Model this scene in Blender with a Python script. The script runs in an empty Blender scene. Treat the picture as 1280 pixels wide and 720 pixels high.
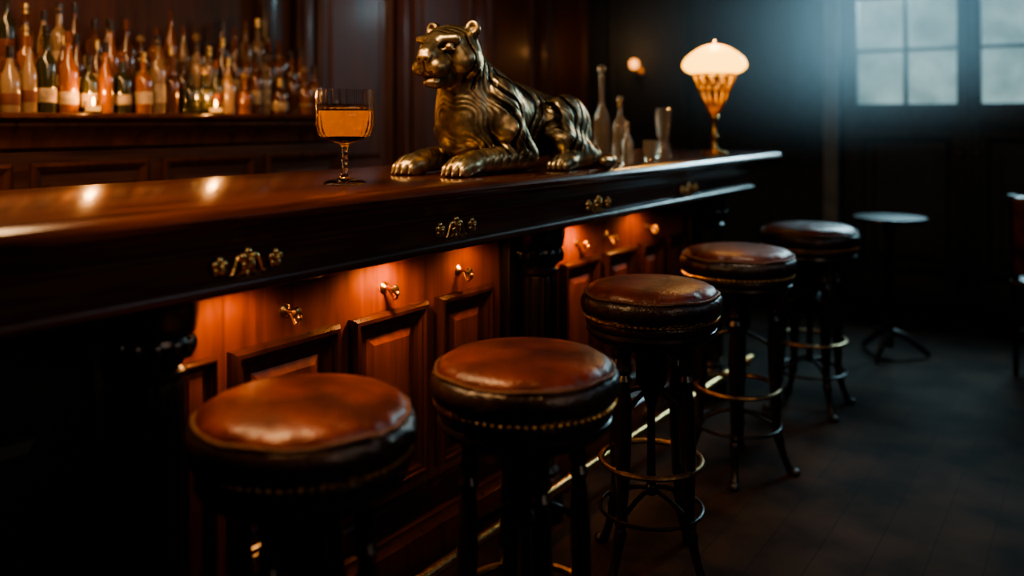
import bpy, bmesh, math, random
import numpy as np
from mathutils import Vector, Matrix
random.seed(7); np.random.seed(7)
S=bpy.context.scene
F=1100.0; CAMH=1.27; YAW=math.atan(740/F)

# ------------------------------------------------------------ materials
def newmat(name):
    m=bpy.data.materials.new(name); m.use_nodes=True
    nt=m.node_tree; return m,nt,nt.nodes['Principled BSDF']
def simple(name,col,rough=.5,metal=0,coat=0,trans=0,emit=None,es=0,bump=0,bscale=60,ior=1.5,var=0):
    m,nt,b=newmat(name)
    b.inputs['Base Color'].default_value=(*col,1); b.inputs['Roughness'].default_value=rough
    b.inputs['Metallic'].default_value=metal; b.inputs['Coat Weight'].default_value=coat
    b.inputs['Coat Roughness'].default_value=.12
    b.inputs['Transmission Weight'].default_value=trans; b.inputs['IOR'].default_value=ior
    if emit: b.inputs['Emission Color'].default_value=(*emit,1); b.inputs['Emission Strength'].default_value=es
    if bump or var:
        tc=nt.nodes.new('ShaderNodeTexCoord'); n=nt.nodes.new('ShaderNodeTexNoise')
        n.inputs['Scale'].default_value=bscale; n.inputs['Detail'].default_value=5
        nt.links.new(tc.outputs['Object'],n.inputs['Vector'])
        if bump:
            bp=nt.nodes.new('ShaderNodeBump'); bp.inputs['Strength'].default_value=bump; bp.inputs['Distance'].default_value=.01
            nt.links.new(n.outputs['Fac'],bp.inputs['Height']); nt.links.new(bp.outputs['Normal'],b.inputs['Normal'])
        if var:
            r=nt.nodes.new('ShaderNodeValToRGB')
            r.color_ramp.elements[0].position=.35; r.color_ramp.elements[1].position=.68
            r.color_ramp.elements[0].color=(*[c*(1-var) for c in col],1)
            r.color_ramp.elements[1].color=(*[min(1,c*(1+var)) for c in col],1)
            nt.links.new(n.outputs['Fac'],r.inputs['Fac']); nt.links.new(r.outputs['Color'],b.inputs['Base Color'])
    return m
def wood(name,c1,c2,rough=.3,coat=.4,scale=(14,1.2,14),bump=.08):
    m,nt,b=newmat(name)
    tc=nt.nodes.new('ShaderNodeTexCoord'); mp=nt.nodes.new('ShaderNodeMapping'); mp.inputs['Scale'].default_value=scale
    n=nt.nodes.new('ShaderNodeTexNoise'); n.inputs['Scale'].default_value=3; n.inputs['Detail'].default_value=8; n.inputs['Distortion'].default_value=.6
    r=nt.nodes.new('ShaderNodeValToRGB'); r.color_ramp.elements[0].position=.3; r.color_ramp.elements[1].position=.7
    r.color_ramp.elements[0].color=(*c1,1); r.color_ramp.elements[1].color=(*c2,1)
    nt.links.new(tc.outputs['Object'],mp.inputs['Vector']); nt.links.new(mp.outputs['Vector'],n.inputs['Vector'])
    nt.links.new(n.outputs['Fac'],r.inputs['Fac']); nt.links.new(r.outputs['Color'],b.inputs['Base Color'])
    bp=nt.nodes.new('ShaderNodeBump'); bp.inputs['Strength'].default_value=bump; bp.inputs['Distance'].default_value=.004
    nt.links.new(n.outputs['Fac'],bp.inputs['Height']); nt.links.new(bp.outputs['Normal'],b.inputs['Normal'])
    mr=nt.nodes.new('ShaderNodeMapRange'); mr.inputs['To Min'].default_value=rough*.8; mr.inputs['To Max'].default_value=rough*1.3
    nt.links.new(n.outputs['Fac'],mr.inputs['Value']); nt.links.new(mr.outputs['Result'],b.inputs['Roughness'])
    b.inputs['Coat Weight'].default_value=coat; b.inputs['Coat Roughness'].default_value=.15
    return m
M={}
M['top']=wood('mahogany_top',(.030,.009,.005),(.12,.034,.015),.22,.4,(16,1.0,16),.05)
M['dark']=wood('mahogany_dark',(.030,.012,.009),(.085,.034,.022),.32,.4,(16,1.0,16))
M['panel']=wood('mahogany_panel',(.12,.033,.013),(.28,.078,.027),.36,.22,(10,10,1.0))
M['panelfr']=wood('mahogany_moulding',(.040,.014,.009),(.09,.03,.015),.28,.4,(10,10,1.0))
M['wallw']=wood('wall_wood',(.05,.017,.009),(.11,.038,.019),.42,.15,(8,8,.8))
M['black']=simple('ebonised_wood',(.014,.010,.009),.33,coat=.3,bump=.1,bscale=40)
M['shaded_wood']=simple('painted_shade_wood',(.005,.004,.004),.6,bump=.1,bscale=40)  # unlit near bay of the counter: its shade is painted into this colour
M['brass']=simple('aged_brass',(.80,.52,.21),.28,1,bump=.15,bscale=90,var=.25)
M['brassd']=simple('tarnished_brass',(.26,.17,.08),.4,1,bump=.15,bscale=90,var=.3)
M['iron']=simple('dark_iron',(.02,.018,.018),.35,.6,bump=.1)
def leather(name,ca,cb,rough):
    m,nt,b=newmat(name)
    tc=nt.nodes.new('ShaderNodeTexCoord')
    n=nt.nodes.new('ShaderNodeTexNoise'); n.inputs['Scale'].default_value=9; n.inputs['Detail'].default_value=6
    v=nt.nodes.new('ShaderNodeTexVoronoi'); v.inputs['Scale'].default_value=170
    r=nt.nodes.new('ShaderNodeValToRGB'); r.color_ramp.elements[0].position=.35; r.color_ramp.elements[1].position=.65
    r.color_ramp.elements[0].color=(*ca,1); r.color_ramp.elements[1].color=(*cb,1)
    nt.links.new(tc.outputs['Object'],n.inputs['Vector']); nt.links.new(tc.outputs['Object'],v.inputs['Vector'])
    nt.links.new(n.outputs['Fac'],r.inputs['Fac']); nt.links.new(r.outputs['Color'],b.inputs['Base Color'])
    b1=nt.nodes.new('ShaderNodeBump'); b1.inputs['Strength'].default_value=.35; b1.inputs['Distance'].default_value=.002
    b2=nt.nodes.new('ShaderNodeBump'); b2.inputs['Strength'].default_value=.7; b2.inputs['Distance'].default_value=.02
    nt.links.new(v.outputs['Distance'],b1.inputs['Height']); nt.links.new(n.outputs['Fac'],b2.inputs['Height'])
    nt.links.new(b2.outputs['Normal'],b1.inputs['Normal']); nt.links.new(b1.outputs['Normal'],b.inputs['Normal'])
    b.inputs['Roughness'].default_value=rough; b.inputs['Coat Weight'].default_value=.15; b.inputs['Coat Roughness'].default_value=.3
    return m
M['lea']=leather('oxblood_leather',(.050,.010,.007),(.17,.036,.020),.38)
M['leas']=leather('black_leather',(.012,.008,.007),(.030,.014,.011),.34)
M['cord']=simple('leather_piping',(.13,.06,.035),.42,bump=.6,bscale=300)
M['bulb']=simple('warm_bulb',(1,.6,.25),.4,emit=(1,.42,.1),es=6)
M['flame']=simple('added_candle_flame',(1,.6,.25),.4,emit=(1,.45,.12),es=25)
M['wax']=simple('added_candle_wax',(.8,.6,.35),.5,emit=(1,.4,.08),es=1.0)
M['shade']=simple('amber_glass_shade',(.6,.25,.06),.5,emit=(1,.47,.05),es=5.0)
M['sconce']=simple('sconce_glass',(1,.6,.25),.4,emit=(1,.4,.1),es=3)
M['glass']=simple('crystal_glass',(.95,.97,.97),.03,trans=1,ior=1.45)
M['glass2']=simple('pressed_glass',(.90,.80,.62),.08,trans=.82,ior=1.45)
M['whisky_glow']=simple('whisky_glow',(1,.42,.08),.08,trans=.6,ior=1.33,emit=(1,.34,.05),es=.16,bump=.3,bscale=60)  # weak emission stands in for light glowing through the drink
M['cream']=simple('label_cream',(.38,.28,.18),.7,var=.4,bscale=30)
M['labred']=simple('label_dark',(.12,.035,.02),.7)
M['amber']=simple('amber_bottle',(.34,.12,.035),.10,trans=.35,coat=.6)
M['brown']=simple('brown_bottle',(.12,.045,.02),.10,trans=.2,coat=.6)
M['green']=simple('green_bottle',(.035,.035,.015),.12,trans=.2,coat=.6)
M['clear']=simple('clear_bottle',(.42,.28,.17),.1,trans=.45,coat=.6)
M['doorp']=simple('door_paint',(.026,.040,.048),.5,bump=.1,bscale=20,var=.25)
M['trim']=simple('casing_paint',(.18,.21,.21),.5,var=.2,bscale=12)
M['wallc']=simple('plaster_wall',(.030,.042,.052),.85,bump=.2,bscale=25,var=.3)
M['ceil']=simple('ceiling_plaster',(.05,.045,.04),.9,var=.2,bscale=5)

class MB:
    def __init__(s): s.v=[];s.f=[];s.m=[];s.mats=[]
    def mi(s,k):
        if k not in s.mats: s.mats.append(k)
        return s.mats.index(k)
    def add(s,vs,fs,mat,T=None):
        o=len(s.v); i=s.mi(mat)
        for p in vs:
            p=Vector(p)
            if T is not None: p=T@p
            s.v.append(tuple(p))
        for f in fs: s.f.append(tuple(o+k for k in f)); s.m.append(i)
    def box(s,lo,hi,mat,bev=0,T=None):
        bm=bmesh.new(); bmesh.ops.create_cube(bm,size=1)
        lo=Vector(lo);hi=Vector(hi);c=(lo+hi)/2;d=hi-lo
        for v in bm.verts: v.co=Vector((c[i]+v.co[i]*d[i] for i in range(3)))
        if bev>0: bmesh.ops.bevel(bm,geom=list(bm.edges),offset=bev,segments=2,profile=.5,affect='EDGES')
        bm.verts.index_update()
        s.add([v.co.copy() for v in bm.verts],[[v.index for v in f.verts] for f in bm.faces],mat,T); bm.free()
    def lathe(s,prof,mat,T=None,seg=32,fn=None):
        vs=[];fs=[];n=len(prof)
        for (r,z) in prof:
            for k in range(seg):
                a=2*math.pi*k/seg; rr=r if fn is None else fn(r,z,a)
                vs.append((rr*math.cos(a),rr*math.sin(a),z))
        for i in range(n-1):
            for k in range(seg):
                k2=(k+1)%seg; fs.append((i*seg+k,i*seg+k2,(i+1)*seg+k2,(i+1)*seg+k))
        fs.append(tuple(range(seg))[::-1]); fs.append(tuple((n-1)*seg+k for k in range(seg)))
        s.add(vs,fs,mat,T)
    def tube(s,pts,rad,mat,seg=8,closed=False,T=None):
        pts=[Vector(p) for p in pts]; n=len(pts)
        if not isinstance(rad,(list,tuple)): rad=[rad]*n
        vs=[];fs=[]; up=None
        for i,p in enumerate(pts):
            a=pts[(i-1)%n] if (closed or i>0) else p; b=pts[(i+1)%n] if (closed or i<n-1) else p
            t=(b-a).normalized()
            if up is None:
                up=Vector((0,0,1)) if abs(t.z)<.9 else Vector((1,0,0))
            u=(up-t*up.dot(t)).normalized(); w=t.cross(u); up=u
            for k in range(seg):
                an=2*math.pi*k/seg; vs.append(p+(u*math.cos(an)+w*math.sin(an))*rad[i])
        for i in range(n if closed else n-1):
            j=(i+1)%n
            for k in range(seg):
                k2=(k+1)%seg; fs.append((i*seg+k,i*seg+k2,j*seg+k2,j*seg+k))
        if not closed: fs.append(tuple(range(seg))[::-1]); fs.append(tuple((n-1)*seg+k for k in range(seg)))
        s.add(vs,fs,mat,T)
    def ring(s,r,z,rad,mat,T=None,seg=48,ts=8):
        s.tube([(r*math.cos(2*math.pi*i/seg),r*math.sin(2*math.pi*i/seg),z) for i in range(seg)],rad,mat,ts,True,T)
    def ball(s,c,r,mat,T=None,u=12,v=8):
        r=r if isinstance(r,(tuple,list)) else (r,r,r)
        prof=[(max(1e-4,math.sin(math.pi*i/v)),-math.cos(math.pi*i/v)) for i in range(v+1)]
        TT=Matrix.Translation(c)@Matrix.Diagonal((*r,1))
        if T is not None: TT=T@TT
        s.lathe(prof,mat,TT,u)
    def extr(s,prof,y0,y1,mat):
        n=len(prof); vs=[(x,y0,z) for x,z in prof]+[(x,y1,z) for x,z in prof]
        fs=[(i,(i+1)%n,n+(i+1)%n,n+i) for i in range(n)]+[tuple(range(n))[::-1],tuple(range(n,2*n))]
        s.add(vs,fs,mat)
    def panel(s,T,w,h,steps,mats):
        vs=[]
        for (ins,ht) in steps:
            vs+=[(ins,ins,ht),(w-ins,ins,ht),(w-ins,h-ins,ht),(ins,h-ins,ht)]
        for i in range(len(steps)-1):
            for k in range(4):
                k2=(k+1)%4
                s_=(i*4+k,i*4+k2,(i+1)*4+k2,(i+1)*4+k)
                s.add([vs[q] for q in s_],[(0,1,2,3)],mats[0] if i<len(steps)-3 else mats[1],T)
        e=(len(steps)-1)*4
        s.add([vs[e+q] for q in range(4)],[(0,1,2,3)],mats[1],T)
    def build(s,name,loc=(0,0,0),parent=None,sharp=38,recalc=True):
        me=bpy.data.meshes.new(name); me.from_pydata(s.v,[],s.f)
        for k in s.mats: me.materials.append(M[k])
        me.polygons.foreach_set('material_index',s.m)
        if recalc:
            bm=bmesh.new(); bm.from_mesh(me); bmesh.ops.recalc_face_normals(bm,faces=bm.faces); bm.to_mesh(me); bm.free()
        me.polygons.foreach_set('use_smooth',[True]*len(me.polygons))
        me.set_sharp_from_angle(angle=math.radians(sharp))
        me.update()
        o=bpy.data.objects.new(name,me); S.collection.objects.link(o); o.location=loc
        if parent: o.parent=parent
        return o
def TR(x,y,z): return Matrix.Translation((x,y,z))
def faceX(x,y0,z0): return Matrix(((0,0,1,x),(1,0,0,y0),(0,1,0,z0),(0,0,0,1)))
def faceNY(y,x0,z0): return Matrix(((1,0,0,x0),(0,0,-1,y),(0,1,0,z0),(0,0,0,1)))

# ------------------------------------------------------------ room shell
XL,XR,Y0,Y1,ZC=-3.6,2.2,-1.8,6.5,3.1
m,nt,bs=newmat('worn_floorboards'); M['floor']=m
tc=nt.nodes.new('ShaderNodeTexCoord'); mp=nt.nodes.new('ShaderNodeMapping'); mp.inputs['Rotation'].default_value=(0,0,math.radians(90))
br=nt.nodes.new('ShaderNodeTexBrick'); br.inputs['Scale'].default_value=1; br.inputs['Brick Width'].default_value=1.6; br.inputs['Row Height'].default_value=.14
br.inputs['Mortar Size'].default_value=.002; br.inputs['Color1'].default_value=(.032,.021,.014,1); br.inputs['Color2'].default_value=(.026,.017,.012,1); br.inputs['Mortar'].default_value=(.014,.010,.008,1)
nz=nt.nodes.new('ShaderNodeTexNoise'); nz.inputs['Scale'].default_value=4; nz.inputs['Detail'].default_value=9
mx=nt.nodes.new('ShaderNodeMix'); mx.data_type='RGBA'; mx.blend_type='MULTIPLY'; mx.inputs['Factor'].default_value=.9
rp=nt.nodes.new('ShaderNodeValToRGB'); rp.color_ramp.elements[0].position=.35; rp.color_ramp.elements[0].color=(.3,.28,.26,1); rp.color_ramp.elements[1].position=.65; rp.color_ramp.elements[1].color=(1.6,1.4,1.2,1)
nt.links.new(tc.outputs['Object'],mp.inputs['Vector']); nt.links.new(mp.outputs['Vector'],br.inputs['Vector']); nt.links.new(tc.outputs['Object'],nz.inputs['Vector'])
nt.links.new(nz.outputs['Fac'],rp.inputs['Fac']); nt.links.new(br.outputs['Color'],mx.inputs['A']); nt.links.new(rp.outputs['Color'],mx.inputs['B']); nt.links.new(mx.outputs['Result'],bs.inputs['Base Color'])
bp=nt.nodes.new('ShaderNodeBump'); bp.inputs['Strength'].default_value=.3; bp.inputs['Distance'].default_value=.01; nt.links.new(nz.outputs['Fac'],bp.inputs['Height']); nt.links.new(bp.outputs['Normal'],bs.inputs['Normal'])
bs.inputs['Roughness'].default_value=.8; bs.inputs['Specular IOR Level'].default_value=.12
b=MB(); b.box((XL-.1,Y0-.1,-.1),(XR+.1,Y1+.1,0),'floor'); b.build('floor')
b=MB(); b.box((XL-.1,Y0-.1,ZC),(XR+.1,Y1+.1,ZC+.1),'ceil'); b.build('ceiling')
b=MB(); b.box((XL-.1,Y0,0),(XL,Y1,ZC),'wallw')
y=3.3
while y<6.2:
    b.panel(faceX(XL,y+.1,.95),.62,2.0,[(0,0),(0,.03),(.02,.045),(.045,.03),(.055,.012),(.09,.012),(.12,.025)],('wallw','wallw'))
    b.panel(faceX(XL,y+.1,.2),.62,.65,[(0,0),(0,.03),(.02,.045),(.045,.03),(.055,.012),(.09,.012),(.12,.025)],('wallw','wallw'))
    b.box((XL,y-.06,.12),(XL+.05,y+.06,ZC-.12),'wallw',.006); b.box((XL,y-.03,.3),(XL+.065,y+.03,ZC-.3),'wallw',.006)
    y+=.8
b.build('wall_left')
b=MB(); b.box((XR,Y0,0),(XR+.1,Y1,ZC),'wallc'); b.build('wall_right')
b=MB(); b.box((XL-.1,Y0-.1,0),(XR+.1,Y0,ZC),'wallc'); b.build('wall_front')
DX0,DX1,DZ=-1.56,.075,2.62
b=MB()
b.box((XL-.1,Y1,0),(DX0,Y1+.16,ZC),'wallc'); b.box((DX1,Y1,0),(XR+.1,Y1+.16,ZC),'wallc'); b.box((DX0,Y1,DZ),(DX1,Y1+.16,ZC),'wallc')
for x0 in (-3.4,-2.55):
    b.panel(faceNY(Y1,x0,.95),.7,1.9,[(0,0),(0,.02),(.03,.03),(.05,.015),(.09,.015)],('wallc','wallc'))
b.build('wall_back')
b=MB()
b.box((DX0-.11,Y1-.04,0),(DX0,Y1,DZ+.11),'trim',.006); b.box((DX1,Y1-.04,0),(DX1+.11,Y1,DZ+.11),'trim',.006); b.box((DX0,Y1-.04,DZ),(DX1,Y1,DZ+.11),'trim',.006)
b.box((DX0,Y1+.085,0),(DX0+.03,Y1+.12,DZ),'doorp'); b.box((DX1-.03,Y1+.085,0),(DX1,Y1+.12,DZ),'doorp'); b.box((DX0,Y1+.085,DZ-.03),(DX1,Y1+.12,DZ),'doorp'); b.box((DX0,Y1+.085,0),(DX1,Y1+.12,.03),'doorp')
b.build('trim_1')
b=MB(); b.box((XL,Y1-.03,0),(DX0-.12,Y1,.16),'wallc',.008); b.build('baseboard_back')
b=MB(); b.box((XL,3.2,0),(XL+.03,Y1-.04,.16),'wallw',.008); b.build('baseboard_left')
m=bpy.data.materials.new('window_glass'); m.use_nodes=True; nt=m.node_tree; nt.nodes.clear(); M['pane']=m
o=nt.nodes.new('ShaderNodeOutputMaterial'); tr=nt.nodes.new('ShaderNodeBsdfTransparent'); gl=nt.nodes.new('ShaderNodeBsdfGlossy'); gl.inputs['Roughness'].default_value=.3
mix=nt.nodes.new('ShaderNodeMixShader'); mix.inputs['Fac'].default_value=.03
tc=nt.nodes.new('ShaderNodeTexCoord'); nz=nt.nodes.new('ShaderNodeTexNoise'); nz.inputs['Scale'].default_value=4; nz.inputs['Detail'].default_value=5
rp=nt.nodes.new('ShaderNodeValToRGB'); rp.color_ramp.elements[0].position=.3; rp.color_ramp.elements[0].color=(.38,.46,.44,1); rp.color_ramp.elements[1].position=.7; rp.color_ramp.elements[1].color=(.95,1,.97,1)
nt.links.new(tc.outputs['Object'],nz.inputs['Vector']); nt.links.new(nz.outputs['Fac'],rp.inputs['Fac']); nt.links.new(rp.outputs['Color'],tr.inputs['Color'])
nt.links.new(tr.outputs[0],mix.inputs[1]); nt.links.new(gl.outputs[0],mix.inputs[2]); nt.links.new(mix.outputs[0],o.inputs[0])
for di,(x0,x1) in enumerate(((-1.55,-.746),(-.74,.065))):
    b=MB(); ya,yb=Y1+.03,Y1+.08
    gx0,gx1=x0+.10,x1-.07
    if di==1: gx0,gx1=x0+.07,x1-.10
    gz0,gz1=1.383,2.50; zb,zt=.008,DZ-.01
    b.box((x0,ya,zb),(gx0,yb,zt),'doorp',.004); b.box((gx1,ya,zb),(x1,yb,zt),'doorp',.004)
    b.box((gx0,ya,zb),(gx1,yb,.2),'doorp',.004); b.box((gx0,ya,1.2),(gx1,yb,gz0),'doorp',.004); b.box((gx0,ya,gz1),(gx1,yb,zt),'doorp',.004)
    b.box((gx0,ya+.015,.2),(gx1,yb-.015,1.2),'doorp')
    b.panel(faceNY(ya+.015,gx0+.03,.24),gx1-gx0-.06,.92,[(0,0),(.02,.015),(.04,.004),(.07,.004),(.1,.014)],('doorp','doorp'))
    mxx=(gx0+gx1)/2; b.box((mxx-.013,ya,gz0),(mxx+.013,yb,gz1),'doorp',.003)
    for k in (1,2):
        z=gz0+(gz1-gz0)*k/3; b.box((gx0,ya,z-.013),(gx1,yb,z+.013),'doorp',.003)
    b.add([(gx0,Y1+.055,gz0),(gx1,Y1+.055,gz0),(gx1,Y1+.055,gz1),(gx0,Y1+.055,gz1)],[(0,1,2,3)],'pane')
    if di==0: b.box((-.766,ya-.014,zb),(-.720,ya-.001,zt),'doorp',.004)
    hx=x1-.045 if di==0 else x0+.045
    b.ball((hx,ya-.04,1.05),.022,'brassd'); b.tube([(hx,ya,1.05),(hx,ya-.035,1.05)],.008,'brassd')
    b.build('door_%d'%(di+1))

# ------------------------------------------------------------ bar counter
BY0,BY1=-.9,4.12
b=MB()
top=[(-2.08,1.11),(-1.378,1.11),(-1.364,1.106),(-1.354,1.098),(-1.350,1.088),(-1.353,1.078),(-1.361,1.070),(-1.372,1.066),(-1.372,1.061),(-2.08,1.061)]
b.extr(top,BY0,BY1+.33,'top')
fr=[(-1.60,1.061),(-1.374,1.061),(-1.374,1.056),(-1.381,1.050),(-1.386,1.040),(-1.396,1.032),(-1.400,1.028),(-1.400,1.022),(-1.396,1.020),(-1.402,1.014),(-1.402,.968),(-1.396,.964),(-1.388,.962),(-1.382,.955),(-1.380,.948),(-1.383,.940),(-1.390,.935),(-1.400,.932),(-1.60,.932)]
b.extr(fr,BY0,BY1,'dark')
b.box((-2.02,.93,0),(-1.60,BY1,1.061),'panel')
b.box((-2.02,BY0,0),(-1.60,.93,1.061),'shaded_wood')
pl=[(-1.61,0),(-1.555,0),(-1.555,.11),(-1.560,.118),(-1.560,.125),(-1.572,.132),(-1.578,.145),(-1.578,.152),(-1.590,.16),(-1.592,.175),(-1.61,.18)]
b.extr(pl,.93,BY1,'panelfr'); b.extr(pl,BY0,.93,'shaded_wood')
rail=[(-1.61,.17),(-1.588,.175),(-1.588,.225),(-1.594,.232),(-1.594,.24),(-1.61,.245)]
b.extr(rail,.93,BY1,'panelfr'); b.extr(rail,BY0,.93,'shaded_wood')
steps=[(0,0),(0,.016),(.008,.026),(.018,.026),(.022,.018),(.03,.018),(.036,.008),(.048,.004),(.062,.004),(.082,.014),(.09,.014)]
steps2=[(a*.42,h) for a,h in steps]
cols=[-.40,1.01,2.39,3.87]
for y0,y1 in ((-.28,.0),(.05,.35),(.40,.64),(.68,.90)): b.panel(faceX(-1.60,y0,.275),y1-y0,.485,steps,('shaded_wood','shaded_wood'))
for y0,y1 in ((1.115,1.215),(1.255,1.585),(1.63,1.93),(1.98,2.25),(2.50,2.63),(2.68,2.95),(3.0,3.26),(3.31,3.53),(3.57,3.77)):
    b.panel(faceX(-1.60,y0,.275),y1-y0,.485,steps if y1-y0>.15 else steps2,('panelfr','panel'))
for cy in cols:
    cm_='shaded_wood' if cy<0 else 'black'
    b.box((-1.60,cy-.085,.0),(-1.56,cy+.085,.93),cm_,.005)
    T=TR(-1.50,cy,0)
    prof=[(.075,0),(.075,.10),(.068,.11),(.068,.125),(.058,.14),(.062,.155),(.05,.17),(.054,.2),(.054,.76),(.048,.775),(.058,.785),(.058,.795),(.05,.803),(.06,.82),(.07,.85),(.066,.86),(.076,.87),(.08,.90),(.08,.932)]
    b.lathe(prof,cm_,T,64,fn=lambda r,z,a:(r*(1-.09*abs(math.sin(a*8))) if .2<=z<=.76 else r))
    for k in range(12):
        a=2*math.pi*k/12; b.ball((-1.50+.066*math.cos(a),cy+.066*math.sin(a),.84),(.012,.012,.022),cm_,u=8,v=6)
b.extr([(-1.61,.885),(-1.585,.89),(-1.578,.90),(-1.578,.93),(-1.61,.93)],1.1,BY1,'panel')
b.box((-2.02,BY1,.0),(-1.60,BY1+.02,1.061),'dark',.004)
bar=b.build('bar_counter')
b=MB()
def rosette(x,y,z,s=1):
    for k in range(5):
        a=2*math.pi*k/5+.3; b.ball((x+.006,y+.010*s*math.cos(a),z+.010*s*math.sin(a)),(.006,.0075*s,.0075*s),'brass',u=8,v=6)
    b.ball((x+.012,y,z),.006*s,'brass',u=8,v=6)
for y in [-.2,.47,1.145,1.815,2.59,3.36]:
    x=-1.402;z=.991
    rosette(x,y-.068,z,1.15); rosette(x,y+.068,z,1.15)
    rosette(x,y,z+.006,1.4)
    for sg in (-1,1):
        pts=[(x+.005,y+sg*(.010+.034*t),z-.004+.018*math.sin(t*5.2)) for t in [i/8 for i in range(9)]]
        b.tube(pts,[.0052*(1-.6*t/8) for t in range(9)],'brass',6)
        pts=[(x+.005,y+sg*(.006+.030*t),z-.012-.012*math.sin(t*2.6)) for t in [i/6 for i in range(7)]]
        b.tube(pts,[.006*(1-.7*t/6) for t in range(7)],'brass',6)
    b.ball((x+.005,y,z-.024),(.005,.006,.011),'brass',u=8,v=6)
b.build('frieze_ornament',parent=bar)
b=MB()
for y in (1.42,1.763,2.09,2.80,3.03,3.4):
    x=-1.600;z=.822;q=.8
    T=faceX(x,y,z)
    b.lathe([(.02*q,0),(.02*q,.003),(.014*q,.006),(.007*q,.01),(.006*q,.03),(.012*q,.034),(.016*q,.04),(.013*q,.047),(.004,.05)],'brass',T,16)
    b.tube([(x+.018,y,z),(x+.028,y,z-.016),(x+.036,y,z-.028),(x+.046,y,z-.024),(x+.05,y,z-.014)],.0038,'brass',8)
    b.ball((x+.05,y,z-.011),.0065,'brass',u=8,v=6)
b.build('coat_hook',parent=bar)
b=MB()
pucks=[1.24,1.74,2.12,2.74,3.25]
for y in pucks:
    b.lathe([(.028,.931),(.028,.922),(.024,.918),(.022,.918)],'brass',TR(-1.52,y,0),20)
    b.lathe([(.0215,.9185),(.018,.915),(.004,.914)],'bulb',TR(-1.52,y,0),20)
b.build('under_counter_lamp',parent=bar)
b=MB()
b.tube([(-1.40,y,.135) for y in np.linspace(BY0+.1,BY1,12)],.016,'brass',14)
for y in (-.4,.6,1.5,2.43,3.3,4.05):
    b.tube([(-1.555,y,.07),(-1.47,y,.072),(-1.42,y,.09),(-1.40,y,.12)],.009,'brass',8); b.lathe([(.026,0),(.026,.004),(.012,.012)],'brass',faceX(-1.556,y,.07),16)
    b.ring(.019,0,.005,'brass',Matrix.Translation((-1.40,y,.135))@Matrix.Rotation(math.pi/2,4,'X'),16,6)
b.build('foot_rail',parent=bar)

# ------------------------------------------------------------ bar stools
def stool(x,y,rot,ff=0,sc=(1,1,1),pk=0):
    b=MB()
    b.lathe([(.10,.650),(.165,.650),(.172,.655),(.175,.663),(.186,.667),(.190,.675),(.188,.684),(.180,.690)],'black',seg=64)
    b.lathe([(.17,.689),(.188,.689),(.191,.696),(.1915,.706),(.188,.713)],'leas',seg=64)
    b.ring(.192,.716,.0042,'brass',seg=64,ts=6)
    for k in range(72):
        a=2*math.pi*k/72; b.ball((.194*math.cos(a),.194*math.sin(a),.716),.0052,'brass',u=6,v=4)
    def W(a,z):
        w=.006*math.sin(a*5+z*60+ff)+.004*math.sin(a*13+ff*2)+.004*math.sin(a*31+z*140+ff)
        if pk:
            d=abs((a-pk+math.pi)%(2*math.pi)-math.pi); w+=max(0,1-d/.7)*(.014*math.sin(a*22+z*200)+.012)
        return w
    b.lathe([(.18,.718),(.193,.720),(.201,.729),(.205,.741),(.2055,.753),(.203,.764),(.198,.772),(.191,.777)],'leas',seg=160,fn=lambda r,z,a:r*(1+W(a,z)))
    n=220; pts=[]
    for k in range(n):
        a=2*math.pi*k/n; rr=.1915*(1+W(a,.777)); pts.append((rr*math.cos(a),rr*math.sin(a),.779+.0018*math.sin(a*7+ff)))
    b.tube(pts,[.0036+.0018*(k%2) for k in range(n)],'cord',8,True)
    dome=[(.1895,.778),(.187,.785),(.181,.7925),(.170,.799),(.152,.804),(.125,.8075),(.085,.809),(.045,.8095),(.002,.8095)]
    b.lathe(dome,'lea',seg=160,fn=lambda r,z,a:r*(1+(W(a,.777)+.006*math.sin(a*19+ff)*max(0,(r-.13)/.06))*min(1,r/.19)**3))
    b.lathe([(.03,.50),(.045,.52),(.045,.60),(.10,.64),(.10,.652)],'iron',seg=24)
    def off(z):
        t=max(0,(.22-z)/.22); return .120+(.66-z)*.028+ .050*t**2.4
    lp=[(.008,0),(.015,.002),(.017,.012),(.013,.03),(.012,.06),(.014,.10),(.019,.13),(.014,.145),(.020,.16),(.014,.175),(.0155,.20),(.019,.26),(.0225,.34),(.0235,.42),(.020,.50),(.0145,.535),(.022,.55),(.0145,.565),(.022,.58),(.017,.60),(.020,.63),(.022,.655)]
    for k in range(4):
        a=math.pi/2*k
        o=len(b.v); b.lathe(lp,'black',seg=14)
        for i in range(o,len(b.v)):
            vx,vy,vz=b.v[i]; d=off(vz); b.v[i]=(vx+d*math.cos(a),vy+d*math.sin(a),vz)
        d=off(0); b.ball(((d+.008)*math.cos(a),(d+.008)*math.sin(a),.012),(.018,.018,.012),'black',u=10,v=6)
        pts=[(off(.17)*math.cos(a),(off(.17))*math.sin(a),.165)]
        for t in (0.25,.5,.75,1): pts.append((off(.17)*(1-t)*math.cos(a),off(.17)*(1-t)*math.sin(a),.165+.05*math.sin(t*math.pi/2)))
        b.tube(pts,.007,'iron',8)
        pts=[(off(.5)*(1-t)*math.cos(a),off(.5)*(1-t)*math.sin(a),.44+.07*t**.6) for t in (0,.2,.45,.7,1)]
        b.tube(pts,.007,'iron',8)
    b.ball((0,0,.215),.02,'iron'); b.lathe([(.014,.21),(.012,.3),(.012,.45),(.03,.5)],'iron',seg=16)
    b.ring(off(.30)+.016,.30,.0085,'brassd'); b.ring(off(.16)+.012,.165,.006,'iron')
    o=b.build('bar_stool',(x,y,0)); o.rotation_euler=(0,0,rot); o.scale=sc; return o
def place(px,py,h):
    dep=F*h/(py-150.0); rt=(px-640)/F*dep
    c,s=math.cos(YAW),math.sin(YAW)
    return (-s*dep+c*rt, c*dep+s*rt)
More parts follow.
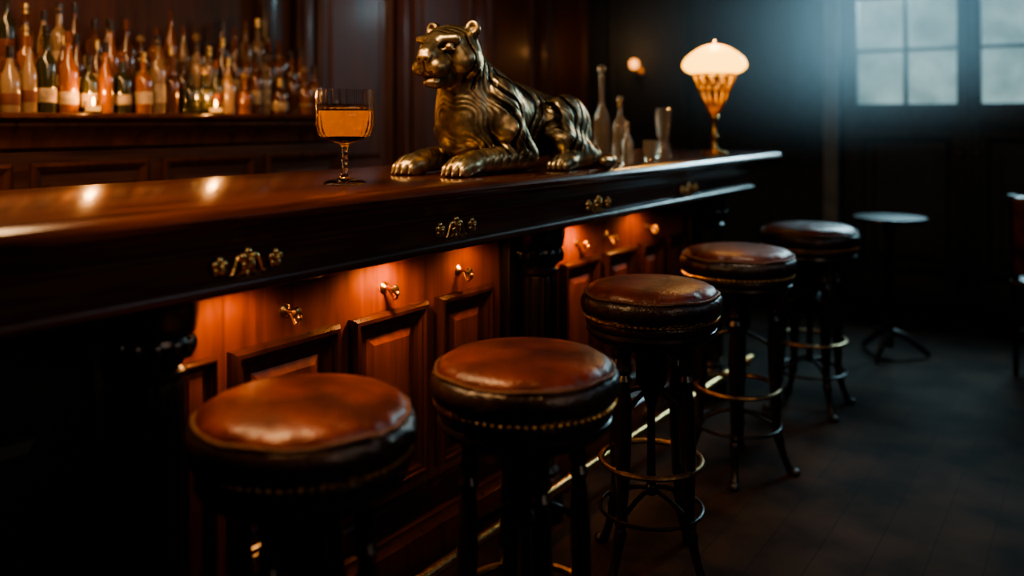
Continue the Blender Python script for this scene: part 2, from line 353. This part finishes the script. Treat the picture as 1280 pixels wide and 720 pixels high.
for i,(px,py,sx_,sz_) in enumerate([(380,505,.945,.985),(656,450,.945,.985),(814,364,.98,1),(922,318,1.02,1),(1012,288,1.04,1.0)]):
    x,y=place(px,py,CAMH-.78); stool(x,y,.35+.5*i,i*1.7,(sx_,sx_,sz_),6.0 if i==0 else 0)

# ------------------------------------------------------------ back bar
b=MB(); BX=-3.0; E=3.12
b.box((XL+.01,-1.0,0),(BX-.06,E-.04,1.16),'dark')
led=[(XL+.01,1.295),(BX-.012,1.295),(BX,1.288),(BX+.004,1.278),(BX-.004,1.268),(BX-.018,1.262),(BX-.018,1.25),(BX-.03,1.235),(BX-.045,1.21),(BX-.05,1.195),(BX-.05,1.175),(BX-.06,1.165),(XL+.01,1.165)]
b.extr(led,-1.0,E,'panelfr')
y=-1.0
while y<E-.3:
    b.panel(faceX(BX-.06,y+.03,.55),.45,.57,[(0,0),(0,.014),(.012,.022),(.03,.012),(.04,.004),(.07,.004),(.09,.014)],('panelfr','dark')); y+=.51
b.box((XL+.02,-.9,1.295),(BX-.22,E-.1,1.365),'panelfr',.006); b.box((XL+.02,-.9,1.365),(BX-.36,E-.1,1.44),'panelfr',.006)
b.box((XL+.01,-.95,1.29),(XL+.05,E-.05,2.45),'wallw')
for y in (-.92,1.0,E-.12):
    b.box((XL+.04,y-.05,1.44),(XL+.11,y+.05,2.45),'dark',.006)
b.box((XL+.01,-1.0,2.45),(BX-.05,E,2.75),'dark',.01)
bb=b.build('back_bar_cabinet')
b=MB()
def bottle(x,y,z,h,r,kind,col,label):
    T=TR(x,y,z)
    nr=r*.33
    if kind==0: p=[(r*.9,0),(r,.006),(r,h*.56),(r*.85,h*.63),(nr*1.1,h*.70),(nr,h*.74),(nr,h*.93),(nr*1.2,h*.94),(nr*1.2,h*.96)]
    elif kind==1: p=[(r*.9,0),(r,.006),(r*.98,h*.50),(r*.8,h*.60),(r*.5,h*.70),(nr,h*.80),(nr*.9,h*.93),(nr*1.15,h*.96)]
    elif kind==3: p=[(r*1.1,0),(r*1.2,.01),(r*1.2,h*.50),(r*1.1,h*.58),(r*.6,h*.64),(nr,h*.68),(nr,h*.84),(nr*1.3,h*.86)]
    else: p=[(r*1.0,0),(r*1.12,.01),(r*1.15,h*.42),(r*1.0,h*.50),(nr*1.1,h*.56),(nr,h*.60),(nr,h*.78),(nr*1.3,h*.8)]
    b.lathe(p,col,T,14)
    zt=p[-1][1]
    cap=random.choice(['brass','black','labred','black'])
    if kind==2: b.ball((x,y,z+zt+.018),.02,'clear',u=8,v=6)
    else: b.lathe([(nr*1.15,zt-.02),(nr*1.15,zt+.018),(nr*.7,zt+.02)],cap,T,10)
    if label:
        rr=p[1][0]*1.012; l0=h*random.uniform(.10,.18); l1=l0+h*random.uniform(.15,.25)
        b.lathe([(rr*.99,l0),(rr,l0+.001),(rr,min(l1,h*.42)),(rr*.99,min(l1,h*.42)+.001)],label,T,14)
added_candles=[.55,1.80,2.33]  # candles added to throw warm reflections onto the bar top
for ri,(rx,rz) in enumerate(((BX-.135,1.2955),(BX-.285,1.3655),(BX-.43,1.4405))):
    y=-.85
    while y<E-.12:
        r=random.uniform(.026,.036); h=random.uniform(.20,.31)+(.03 if ri==2 else 0); k=random.choice([0,0,1,1,2,3])
        bottle(rx+random.uniform(-.015,.015),y+r,rz,h if k<2 else h*.85,r,k,random.choice(['amber','amber','brown','brown','green','clear','clear','amber']),random.choice(['cream','cream','labred',None,None,'cream','labred']))
        y+=2.1*r+random.uniform(.0,.008)
b.build('liquor_bottles',parent=bb)
for y in added_candles:
    b=MB(); b.lathe([(.026,0),(.030,.003),(.032,.045),(.030,.045),(.028,.006),(.002,.005)],'glass',seg=20)
    b.lathe([(.024,.006),(.026,.024),(.002,.025)],'wax',seg=16); b.lathe([(.001,.026),(.005,.034),(.0055,.040),(.003,.05),(.0005,.058)],'flame',seg=10)
    b.build('added_tealight',(BX-.04,y,1.2955))

# ------------------------------------------------------------ bronze tiger (numpy SDF -> surface nets)
H=.0034
org=np.array([-.07,-.26,-.012]); dims=(np.array([1.0,.56,.50])/H).astype(int)
gx=(org[0]+np.arange(dims[0])*H).astype(np.float32); gy=(org[1]+np.arange(dims[1])*H).astype(np.float32); gz=(org[2]+np.arange(dims[2])*H).astype(np.float32)
D=np.full(dims,.2,np.float32)
def region(lo,hi,mar):
    sl=[]
    for a,g in enumerate((gx,gy,gz)):
        i0=int(np.searchsorted(g,lo[a]-mar)); i1=int(np.searchsorted(g,hi[a]+mar)); sl.append(slice(max(0,i0),max(i0+1,i1)))
    return tuple(sl)
def grids(sl): return gx[sl[0]][:,None,None],gy[sl[1]][None,:,None],gz[sl[2]][None,None,:]
def comb(sl,d,k,mode):
    A=D[sl]
    if mode=='u':
        h=np.maximum(k-np.abs(A-d),0)/k; D[sl]=np.minimum(A,d)-h*h*k*.25
    else:
        d=-d; h=np.maximum(k-np.abs(A-d),0)/k; D[sl]=np.maximum(A,d)+h*h*k*.25
def ell(c,r,k=.02,mode='u',R=None):
    c=np.array(c,float); r=np.array(r,float); m=max(r)
    sl=region(c-m,c+m,k+.03); X,Y,Z=grids(sl); X=X-c[0];Y=Y-c[1];Z=Z-c[2]
    if R is not None:
        X,Y,Z=(R[0][0]*X+R[1][0]*Y+R[2][0]*Z, R[0][1]*X+R[1][1]*Y+R[2][1]*Z, R[0][2]*X+R[1][2]*Y+R[2][2]*Z)
    k0=np.sqrt((X/r[0])**2+(Y/r[1])**2+(Z/r[2])**2); k1=np.sqrt((X/r[0]**2)**2+(Y/r[1]**2)**2+(Z/r[2]**2)**2)+1e-6
    comb(sl,(k0*(k0-1)/k1).astype(np.float32),k,mode)
def cap(a,c,ra,rb,k=.02,mode='u'):
    a=np.array(a,float);c=np.array(c,float);m=max(ra,rb)
    sl=region(np.minimum(a,c)-m,np.maximum(a,c)+m,k+.03); X,Y,Z=grids(sl); ba=c-a; L=ba@ba+1e-9
    h=np.clip(((X-a[0])*ba[0]+(Y-a[1])*ba[1]+(Z-a[2])*ba[2])/L,0,1)
    d=np.sqrt((X-a[0]-ba[0]*h)**2+(Y-a[1]-ba[1]*h)**2+(Z-a[2]-ba[2]*h)**2)-(ra+(rb-ra)*h)
    comb(sl,d.astype(np.float32),k,mode)
def roty(a):
    c,s=math.cos(a),math.sin(a); return np.array([[c,0,s],[0,1,0],[-s,0,c]])
ell((.26,0,.165),(.13,.110,.145),.03,R=roty(.25))
ell((.40,0,.160),(.19,.106,.112),.05)
ell((.58,0,.140),(.17,.112,.104),.05)
cap((.25,0,.26),(.56,0,.198),.046,.042,.05)
cap((.28,0,.20),(.160,0,.315),.100,.074,.035)
cap((.20,0,.12),(.160,0,.28),.087,.066,.035)
ell((.165,0,.17),(.06,.080,.10),.04)
for sg in (-1,1):
    ell((.26,sg*.092,.18),(.080,.046,.112),.02,R=roty(-.25))
    cap((.25,sg*.112,.13),(.315,sg*.122,.055),.050,.042,.02)
    cap((.315,sg*.12,.05),(.09,sg*.095,.038),.043,.034,.018)
    ell((.05,sg*.092,.028),(.058,.045,.034),.015)
    for j in range(4):
        o_=(j-1.5)*.021
        ell((.010+abs(j-1.5)*.008,sg*.092+o_,.019),(.028,.0122,.021),.004)
        cap((-.016+abs(j-1.5)*.008,sg*.092+o_,.012),(-.022+abs(j-1.5)*.008,sg*.092+o_,.004),.004,.002,.004)
    for j in range(3):
        o_=(j-1)*.021; cap((-.02,sg*.092+o_,.036),(.030,sg*.092+o_,.058),.004,.002,.003,'s')
    ell((.60,sg*.106,.125),(.135,.058,.118),.018,R=roty(.3))
    cap((.51,sg*.133,.10),(.62,sg*.15,.05),.050,.044,.025)
    cap((.68,sg*.15,.04),(.51,sg*.165,.028),.038,.028,.02)
    ell((.475,sg*.17,.026),(.055,.040,.029),.012)
    for j in range(4):
        o_=(j-1.5)*.019; ell((.435+abs(j-1.5)*.007,sg*.17+o_,.017),(.025,.0112,.018),.004)
    for j in range(3):
        o_=(j-1)*.019; cap((.405,sg*.17+o_,.030),(.455,sg*.17+o_,.052),.004,.002,.003,'s')
tp=[(.72,0,.07),(.77,.02,.04),(.80,.07,.025),(.79,.135,.022),(.75,.19,.022),(.69,.222,.022),(.63,.228,.026)]
for i in range(len(tp)-1): cap(tp[i],tp[i+1],.027-.002*i,.025-.002*i,.012)
def stripef(X,Y,Z):
    bl=1/(1+np.exp(-(X-.34)/.03)); co=9.0*(1-bl)-5.0*bl
    ay=np.sqrt(Y*Y+.0006)
    ph=X*19+(Z-.15)*co+.30*np.sin(Z*42+ay*26)+.22*np.sin(X*37-Z*23)
    a=np.sin(2*np.pi*ph)
    br=.30*np.sin(Z*55+X*19)+.22*np.sin(X*47+ay*31)
    st=np.clip((a-.20+br*.6)*3.0,0,1)
    return st*np.clip((X-.16)/.03,0,1)*np.clip((Z-.045)/.03,0,1)
X=gx[:,None,None];Y=gy[None,:,None];Z=gz[None,None,:]
D+=(0.0036*stripef(X,Y,Z)).astype(np.float32)
mask=np.clip((X-.06)/.04,0,1)*np.clip((Z-.05)/.03,0,1)
D+=(np.sin(X*330+Z*210+4*np.sin(Z*60)+3*np.sin(Y*70))*.0007*mask).astype(np.float32)
# legs: ring stripes on forearms
lm=np.clip((X-.10)/.02,0,1)*np.clip((.30-X)/.02,0,1)*np.clip((.085-Z)/.02,0,1)*np.clip((Z-.02)/.01,0,1)
D+=(.0022*np.clip(np.sin(2*np.pi*X/.034+2*np.sin(Z*60))*2-.8,0,1)*lm).astype(np.float32)
pit=math.radians(10); yaw=math.radians(8)
HC=np.array([.102,0,.362])
f=np.array([-math.cos(pit)*math.cos(yaw), math.sin(yaw), -math.sin(pit)]); f/=np.linalg.norm(f)
u=np.array([0,0,1.])-f*f[2]; u/=np.linalg.norm(u); w=np.cross(u,f)
if w[1]<0: w=-w
RH=np.array([f,w,u]).T
SC=1.17
def hp(a,b_,c): return HC+SC*(f*a+w*b_+u*c)
def hell(a,r,k=.01,mode='u'): ell(hp(*a),np.array(r)*SC,k,mode,RH)
def hcap(a,c,ra,rb,k=.008,mode='u'): cap(hp(*a),hp(*c),ra*SC,rb*SC,k,mode)
hell((-.010,0,.008),(.078,.070,.056),.03)
hell((.034,0,.026),(.038,.048,.024),.02)
for sg in (-1,1):
    hell((.014,sg*.047,-.024),(.040,.034,.036),.02)
    hcap((-.006,sg*.054,-.018),(-.004,sg*.070,-.052),.028,.014,.02)
hcap((.046,0,.026),(.106,0,.000),.029,.024,.014)
hell((.084,0,-.026),(.042,.044,.032),.012)
for sg in (-1,1): hell((.100,sg*.020,-.030),(.024,.025,.023),.006)
hcap((.01,0,-.052),(.076,0,-.062),.038,.024,.012)
hell((.094,0,-.067),(.018,.022,.014),.006)
Xh=X-HC[0];Yh=Y-HC[1];Zh=Z-HC[2]
ha=(Xh*f[0]+Yh*f[1]+Zh*f[2])/SC; hb=(Xh*w[0]+Yh*w[1]+Zh*w[2])/SC; hc=(Xh*u[0]+Yh*u[1]+Zh*u[2])/SC
rr=np.sqrt((ha-.08)**2+hb**2+(hc+.01)**2)
hm=np.clip((.125-np.sqrt(ha**2+hb**2+hc**2))/.02,0,1)
ck=np.clip((np.abs(hb)-.034)/.010,0,1)*np.clip((.040-ha)/.015,0,1)*np.clip((.045-hc)/.01,0,1)
fh=np.clip((hc-.034)/.012,0,1)*np.clip((.062-ha)/.01,0,1)*np.clip((.058-np.abs(hb))/.01,0,1)
hs=np.clip(np.sin(2*np.pi*(rr/.024)+1.2*np.sin(hc*80))*2.2-.8,0,1)*ck+np.clip(np.sin(2*np.pi*(ha/.018+np.abs(hb)*14)+.8)*2.0-.6,0,1)*fh
hs=hs*hm
D+=(.0026*hs).astype(np.float32)
hell((.123,0,-.004),(.010,.019,.011),.004)
for sg in (-1,1):
    hell((.131,sg*.010,-.008),(.006,.0045,.004),.003,'s')
    hcap((.124,sg*.002,-.040),(.114,sg*.022,-.053),.0035,.0045,.004,'s')
    hcap((.114,sg*.022,-.053),(.072,sg*.046,-.044),.0045,.005,.005,'s')
    hcap((.066,sg*.020,.034),(.050,sg*.052,.034),.010,.009,.014)
    hell((.078,sg*.033,.016),(.016,.016,.009),.008,'s')
    hell((.058,sg*.035,.015),(.012,.013,.0085),.003)
    hcap((.074,sg*.020,.010),(.060,sg*.050,.008),.003,.003,.005)
    hell((-.030,sg*.056,.048),(.013,.021,.023),.016)
    hell((-.014,sg*.060,.057),(.012,.011,.012),.008,'s')
    for q in range(3):
        hcap((.121,sg*.016,-.022-.008*q),(.100,sg*.040,-.022-.008*q),.0014,.0014,.003,'s')
hcap((.127,0,-.012),(.122,0,-.040),.002,.0025,.003,'s')
D=np.maximum(D,-(Z-0.0))
def nets(D,org,h):
    Sg=D<0; n=D.shape; c=np.zeros(tuple(np.array(n)-1),np.int8)
    for i in (0,1):
        for j in (0,1):
            for k in (0,1): c+=Sg[i:n[0]-1+i,j:n[1]-1+j,k:n[2]-1+k]
    mk=(c>0)&(c<8); idx=np.full(mk.shape,-1,np.int64); I=np.argwhere(mk); idx[mk]=np.arange(len(I))
    acc=np.zeros((len(I),3)); cnt=np.zeros(len(I))
    cs=[(i,j,k) for i in (0,1) for j in (0,1) for k in (0,1)]
    for a in cs:
        for d in range(3):
            if a[d]==1: continue
            e=list(a); e[d]=1
            da=D[I[:,0]+a[0],I[:,1]+a[1],I[:,2]+a[2]]; db=D[I[:,0]+e[0],I[:,1]+e[1],I[:,2]+e[2]]
            cr=(da<0)!=(db<0); t=np.where(cr,da/np.where(da==db,1,da-db),0)
            p=np.array(a,float)[None,:].repeat(len(I),0); p[:,d]+=t
            acc[cr]+=p[cr]; cnt[cr]+=1
    V=(I+acc/cnt[:,None])*h+org
    Fs=[]
    for d in range(3):
        d1,d2=(d+1)%3,(d+2)%3
        A=np.moveaxis(Sg,d,0); ch=np.argwhere(A[:-1]!=A[1:])
        ordr=[d]+[q for q in range(3) if q!=d]; P=np.zeros_like(ch)
        for q,ax in enumerate(ordr): P[:,ax]=ch[:,q]
        ok=(P[:,d1]>0)&(P[:,d2]>0)&(P[:,d1]<n[d1]-1)&(P[:,d2]<n[d2]-1); P=P[ok]
        def g(o1,o2):
            Q=P.copy(); Q[:,d1]-=o1; Q[:,d2]-=o2; return idx[Q[:,0],Q[:,1],Q[:,2]]
        q=np.stack([g(1,1),g(0,1),g(0,0),g(1,0)],1)
        ins=Sg[P[:,0],P[:,1],P[:,2]]
        q[~ins]=q[~ins][:,::-1]; Fs.append(q)
    return V,np.concatenate(Fs)
V,Fq=nets(D,org,H)
Fq=Fq[(Fq>=0).all(1)]
me=bpy.data.meshes.new('tiger_statue')
me.from_pydata(np.stack([V[:,1],V[:,0],V[:,2]],1).tolist(),[],Fq[:,::-1].tolist())
me.polygons.foreach_set('use_smooth',[True]*len(me.polygons))
hd=np.linalg.norm(V-HC,axis=1)
sv=stripef(V[:,0],V[:,1],V[:,2])*np.clip((hd-.10)/.03,0,1)
ii=np.clip(np.round((V-org)/H).astype(int),0,np.array(hs.shape)-1)
sv=np.clip(sv+hs[ii[:,0],ii[:,1],ii[:,2]],0,1)
at=me.attributes.new('patina','FLOAT','POINT'); at.data.foreach_set('value',sv.astype(np.float32))
m,nt,bs=newmat('antique_bronze')
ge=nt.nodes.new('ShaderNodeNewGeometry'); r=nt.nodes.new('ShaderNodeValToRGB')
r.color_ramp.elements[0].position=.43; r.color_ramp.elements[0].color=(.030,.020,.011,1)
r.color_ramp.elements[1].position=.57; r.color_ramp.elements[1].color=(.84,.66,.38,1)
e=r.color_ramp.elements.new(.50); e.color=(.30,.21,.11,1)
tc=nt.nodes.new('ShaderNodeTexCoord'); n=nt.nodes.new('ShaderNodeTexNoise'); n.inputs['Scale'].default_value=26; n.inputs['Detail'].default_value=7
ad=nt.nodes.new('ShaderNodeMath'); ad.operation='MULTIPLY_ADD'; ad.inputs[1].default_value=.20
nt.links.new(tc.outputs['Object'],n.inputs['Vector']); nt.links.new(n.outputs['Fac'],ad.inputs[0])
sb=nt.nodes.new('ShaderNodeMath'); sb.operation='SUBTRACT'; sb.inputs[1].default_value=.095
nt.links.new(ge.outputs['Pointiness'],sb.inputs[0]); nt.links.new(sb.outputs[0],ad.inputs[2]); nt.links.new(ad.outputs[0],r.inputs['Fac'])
an=nt.nodes.new('ShaderNodeAttribute'); an.attribute_name='patina'
mx=nt.nodes.new('ShaderNodeMix'); mx.data_type='RGBA'; mx.inputs['B'].default_value=(.012,.008,.004,1)
ml=nt.nodes.new('ShaderNodeMath'); ml.operation='MULTIPLY'; ml.inputs[1].default_value=.95
nt.links.new(an.outputs['Fac'],ml.inputs[0]); nt.links.new(ml.outputs[0],mx.inputs['Factor']); nt.links.new(r.outputs['Color'],mx.inputs['A'])
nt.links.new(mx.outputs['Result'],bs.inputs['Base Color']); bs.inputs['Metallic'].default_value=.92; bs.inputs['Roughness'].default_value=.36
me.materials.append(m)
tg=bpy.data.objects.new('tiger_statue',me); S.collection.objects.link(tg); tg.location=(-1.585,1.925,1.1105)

# ------------------------------------------------------------ objects on the bar
def onbar(px,a):
    dep=1.2052*a*F/(1380-px); t=(dep-.5582*a)/.8297; return (-a,t)
x,y=onbar(431,1.58)
b=MB()
fac=lambda r,z,a:r*(1+.022*math.sin(a*12+z*170)*math.sin(a*12-z*170)) if .113<z<.205 and r>.04 else r
zz=[.118+.006*i for i in range(14)]
def ro(z): return .060+(.072-.060)*min(1,((z-.118)/.03))**.6
outer=[(.052,0),(.054,.003),(.045,.008),(.015,.014),(.008,.024),(.0065,.05),(.010,.058),(.0065,.066),(.0075,.09),(.014,.10),(.038,.108)]+[(ro(z),z) for z in zz]+[(.072,.205),(.072,.236)]
inner=[(.0695,.236),(.0690,.20),(.0675,.16),(.063,.137),(.053,.122),(.02,.113),(.002,.112)]
b.lathe(outer+inner,'glass',seg=96,fn=fac)
g=b.build('cocktail_glass',(x,y,1.1105))
b=MB(); b.lathe([(.002,.1135),(.02,.1145),(.052,.1235),(.0620,.138),(.0663,.16),(.0672,.180),(.0672,.182),(.002,.182)],'whisky_glow',seg=48)
b.build('drink',parent=g)
def cry(name,px,a,prof,stop=None,seg=24,mat='glass2'):
    x,y=onbar(px,a); b=MB(); b.lathe(prof,mat,seg=seg)
    if stop:
        z=prof[-1][1]; b.lathe([(.007,z-.01),(.009,z+.004),(.004,z+.008)],mat,seg=12); b.ball((0,0,z+.008+stop*.9),stop,mat)
    return b.build(name,(x,y,1.1105))
cry('tall_decanter',752,1.70,[(.030,0),(.034,.004),(.034,.15),(.030,.18),(.014,.215),(.011,.24),(.011,.34),(.015,.345)],.018)
cry('glass_bottle',775,1.55,[(.030,0),(.032,.004),(.032,.13),(.026,.155),(.011,.175),(.010,.215),(.014,.22)],.014)
cry('glass_cruet',784,1.44,[(.022,0),(.024,.004),(.024,.075),(.018,.09),(.009,.11),(.009,.13)],.010)
cry('crystal_decanter',829,1.55,[(.034,0),(.040,.006),(.028,.05),(.024,.08),(.030,.12),(.034,.16),(.034,.205),(.028,.21)],None,10)
cry('shot_glass',812,1.48,[(.020,0),(.022,.004),(.028,.08),(.026,.08),(.020,.012),(.002,.01)],None,16)
x,y=onbar(893,1.5)
b=MB()
b.lathe([(.062,0),(.064,.008),(.05,.016),(.02,.024),(.012,.04),(.010,.07),(.018,.085),(.010,.10),(.009,.15),(.016,.165),(.022,.175),(.012,.19),(.012,.2)],'brass',seg=24)
for k in range(12):
    a=2*math.pi*k/12; pts=[]
    for t in [i/8 for i in range(9)]:
        r_=.012+.086*t**.85; pts.append((r_*math.cos(a+t*.5),r_*math.sin(a+t*.5),.18+.19*t))
    b.tube(pts,.0035,'brass',6)
    pts=[( (.012+.086*t**.85)*math.cos(a-t*.5),(.012+.086*t**.85)*math.sin(a-t*.5),.18+.19*t) for t in [i/8 for i in range(9)]]
    b.tube(pts,.0025,'brass',6)
b.ring(.100,.372,.006,'brass'); b.ring(.065,.30,.004,'brass')
b.lathe([(.095,.372),(.125,.385),(.142,.402),(.144,.42),(.132,.445),(.105,.47),(.075,.49),(.05,.502),(.02,.509),(.002,.511)],'shade',seg=48,fn=lambda r,z,a:r*(1+.03*abs(math.sin(a*6))))
b.ball((0,0,.517),.011,'brass')
b.build('table_lamp',(x,y,1.1105))
LAMP=(x,y)
b=MB(); sx,sz=-3.12,1.66
b.lathe([(.045,0),(.045,.01),(.02,.02)],'brass',faceNY(Y1,sx,sz),20)
b.tube([(sx,Y1-.01,sz),(sx,Y1-.09,sz-.02),(sx,Y1-.11,sz+.02)],.008,'brass')
b.lathe([(.014,0),(.028,.010),(.036,.032),(.030,.06),(.016,.072)],'sconce',TR(sx,Y1-.11,sz+.02),20)
b.build('wall_sconce')
x,y=place(1112,271,CAMH-.75)
b=MB()
b.lathe([(.17,.725),(.185,.73),(.19,.74),(.185,.75),(.17,.752)],'black',seg=48)
b.lathe([(.02,.05),(.022,.2),(.018,.4),(.03,.5),(.018,.6),(.03,.7),(.08,.727)],'black',seg=20)
for k in range(3):
    a=2*math.pi*k/3+.4; b.tube([(.0,.0,.14),(.08*math.cos(a),.08*math.sin(a),.11),(.16*math.cos(a),.16*math.sin(a),.05),(.2*math.cos(a),.2*math.sin(a),.014)],[.02,.018,.015,.013],'black')
b.build('cocktail_table',(x,y,0))
b=MB()
b.box((-.23,-.23,.40),(.23,.23,.48),'leas',.025); b.box((-.22,-.22,.36),(.22,.22,.40),'black',.005)
for sx_ in (-1,1):
    b.tube([(sx_*.2,-.2,.37),(sx_*.2,-.2,.2),(sx_*.2,-.21,.0)],[.022,.018,.013],'black')
    b.tube([(sx_*.2,.2,.0),(sx_*.2,.2,.4),(sx_*.2,.25,.90)],[.013,.02,.016],'black')
b.box((-.2,.0,0),(.2,.05,.40),'lea',.02,Matrix.Translation((0,.19,.5))@Matrix.Rotation(-.1,4,'X'))
for sg in (-1,1): b.tube([(sg*.2,-.2,.2),(sg*.2,.2,.2)],.01,'black')
c=b.build('dining_chair',(-.12,5.2,0)); c.rotation_euler=(0,0,math.radians(165))

# ------------------------------------------------------------ haze (local, upper far end of the room)
m=bpy.data.materials.new('smoky_air'); m.use_nodes=True; nt=m.node_tree; nt.nodes.clear()
o=nt.nodes.new('ShaderNodeOutputMaterial'); vs=nt.nodes.new('ShaderNodeVolumeScatter'); vs.inputs['Color'].default_value=(.75,.9,1,1); vs.inputs['Anisotropy'].default_value=.3
tc=nt.nodes.new('ShaderNodeTexCoord'); mp=nt.nodes.new('ShaderNodeMapping'); mp.inputs['Location'].default_value=(-1,-1,-1); mp.inputs['Scale'].default_value=(2,2,2)
ln=nt.nodes.new('ShaderNodeVectorMath'); ln.operation='LENGTH'
mr=nt.nodes.new('ShaderNodeMapRange'); mr.interpolation_type='SMOOTHSTEP'; mr.inputs['From Min'].default_value=1.0; mr.inputs['From Max'].default_value=0.0; mr.inputs['To Min'].default_value=0; mr.inputs['To Max'].default_value=.5
nt.links.new(tc.outputs['Generated'],mp.inputs['Vector']); nt.links.new(mp.outputs['Vector'],ln.inputs[0]); nt.links.new(ln.outputs['Value'],mr.inputs['Value']); nt.links.new(mr.outputs['Result'],vs.inputs['Density'])
nt.links.new(vs.outputs[0],o.inputs['Volume']); M['haze']=m
b=MB(); b.box((-3.3,4.5,.98),(.4,6.45,2.75),'haze'); b.build('smoky_air')

# ------------------------------------------------------------ lights
def light(kind,name,loc,energy,col,size=.1,target=None,sy=None,spot=None,blend=.6):
    L=bpy.data.lights.new(name,kind); L.energy=energy; L.color=col
    if kind=='AREA':
        L.size=size
        if sy: L.shape='RECTANGLE'; L.size_y=sy
    else: L.shadow_soft_size=size
    if spot: L.spot_size=math.radians(spot); L.spot_blend=blend
    o=bpy.data.objects.new(name,L); o.location=loc; S.collection.objects.link(o)
    if target is not None: o.rotation_euler=(Vector(target)-Vector(loc)).to_track_quat('-Z','Y').to_euler()
    return o
light('AREA','back_bar_light',(-3.0,1.1,2.42),75,(1,.58,.28),.15,(-3.25,1.1,1.4),3.6)
for y,e in zip(pucks,(3,6.5,2,6,3)): light('SPOT','under_counter_light',(-1.515,y,.906),e,(1,.42,.13),.02,(-1.57,y,.5),spot=165,blend=.6)
for y in added_candles: light('POINT','added_candle_light',(BX-.04,y,1.37),1.8,(1,.45,.14),.012)  # light of the added candles, also warms the bottles
light('SPOT','pendant_light',(-1.45,.80,2.6),130,(1,.52,.2),.07,(-1.22,1.15,.8),spot=34,blend=1)
light('SPOT','tiger_fill_light',(-1.1,1.0,2.9),105,(1,.82,.56),.12,(-1.6,2.15,1.25),spot=30,blend=1)  # added spot that brightens the tiger, no pendant hangs here
light('SPOT','wall_fill_light',(-2.3,3.9,2.9),45,(1,.45,.22),.15,(-3.6,4.3,1.4),spot=95,blend=1)  # added warm spot to lift the panelled wall, no fixture
light('SPOT','floor_fill_light',(-.8,3.0,3.0),85,(1,.74,.52),.2,(-.95,2.9,0),spot=40,blend=1)  # added spot that brightens a patch of floor, no fixture
light('POINT','table_lamp_light',(LAMP[0],LAMP[1],1.1+.60),5,(1,.55,.2),.03)
light('POINT','sconce_light',(-3.12,Y1-.25,1.85),1.8,(1,.45,.15),.03)
light('AREA','daylight',(-.75,Y1+1.3,2.9),330,(.52,.82,1),1.8,(-1.8,4.6,1.7),1.0)
light('AREA','cool_fill_light',(1.9,3.6,2.8),9,(.6,.8,1),1.4,(-1.1,3.2,.8),1.2)  # added cool fill for rims on the stools; wall_right has no window
light('AREA','warm_fill_light',(1.3,1.0,2.2),10,(1,.72,.55),1.4,(-1.3,2.2,.8),1.0)  # added soft fill to lift the stool sides and frieze, no fixture
w=bpy.data.worlds.new('overcast'); S.world=w; w.use_nodes=True
w.node_tree.nodes['Background'].inputs[0].default_value=(.46,.66,.68,1); w.node_tree.nodes['Background'].inputs[1].default_value=.75

# ------------------------------------------------------------ camera
cd=bpy.data.cameras.new('camera'); cam=bpy.data.objects.new('camera',cd); S.collection.objects.link(cam)
cam.location=(0,0,CAMH); cam.rotation_euler=(math.radians(90),0,YAW)
cd.sensor_width=36; cd.lens=36*F/1280; cd.shift_y=-210/1280
cd.dof.use_dof=True; cd.dof.focus_distance=2.25; cd.dof.aperture_fstop=1.1
cd.clip_start=.02
S.camera=cam
S.view_settings.view_transform='AgX'; S.view_settings.look='AgX - Medium High Contrast'; S.view_settings.exposure=.12
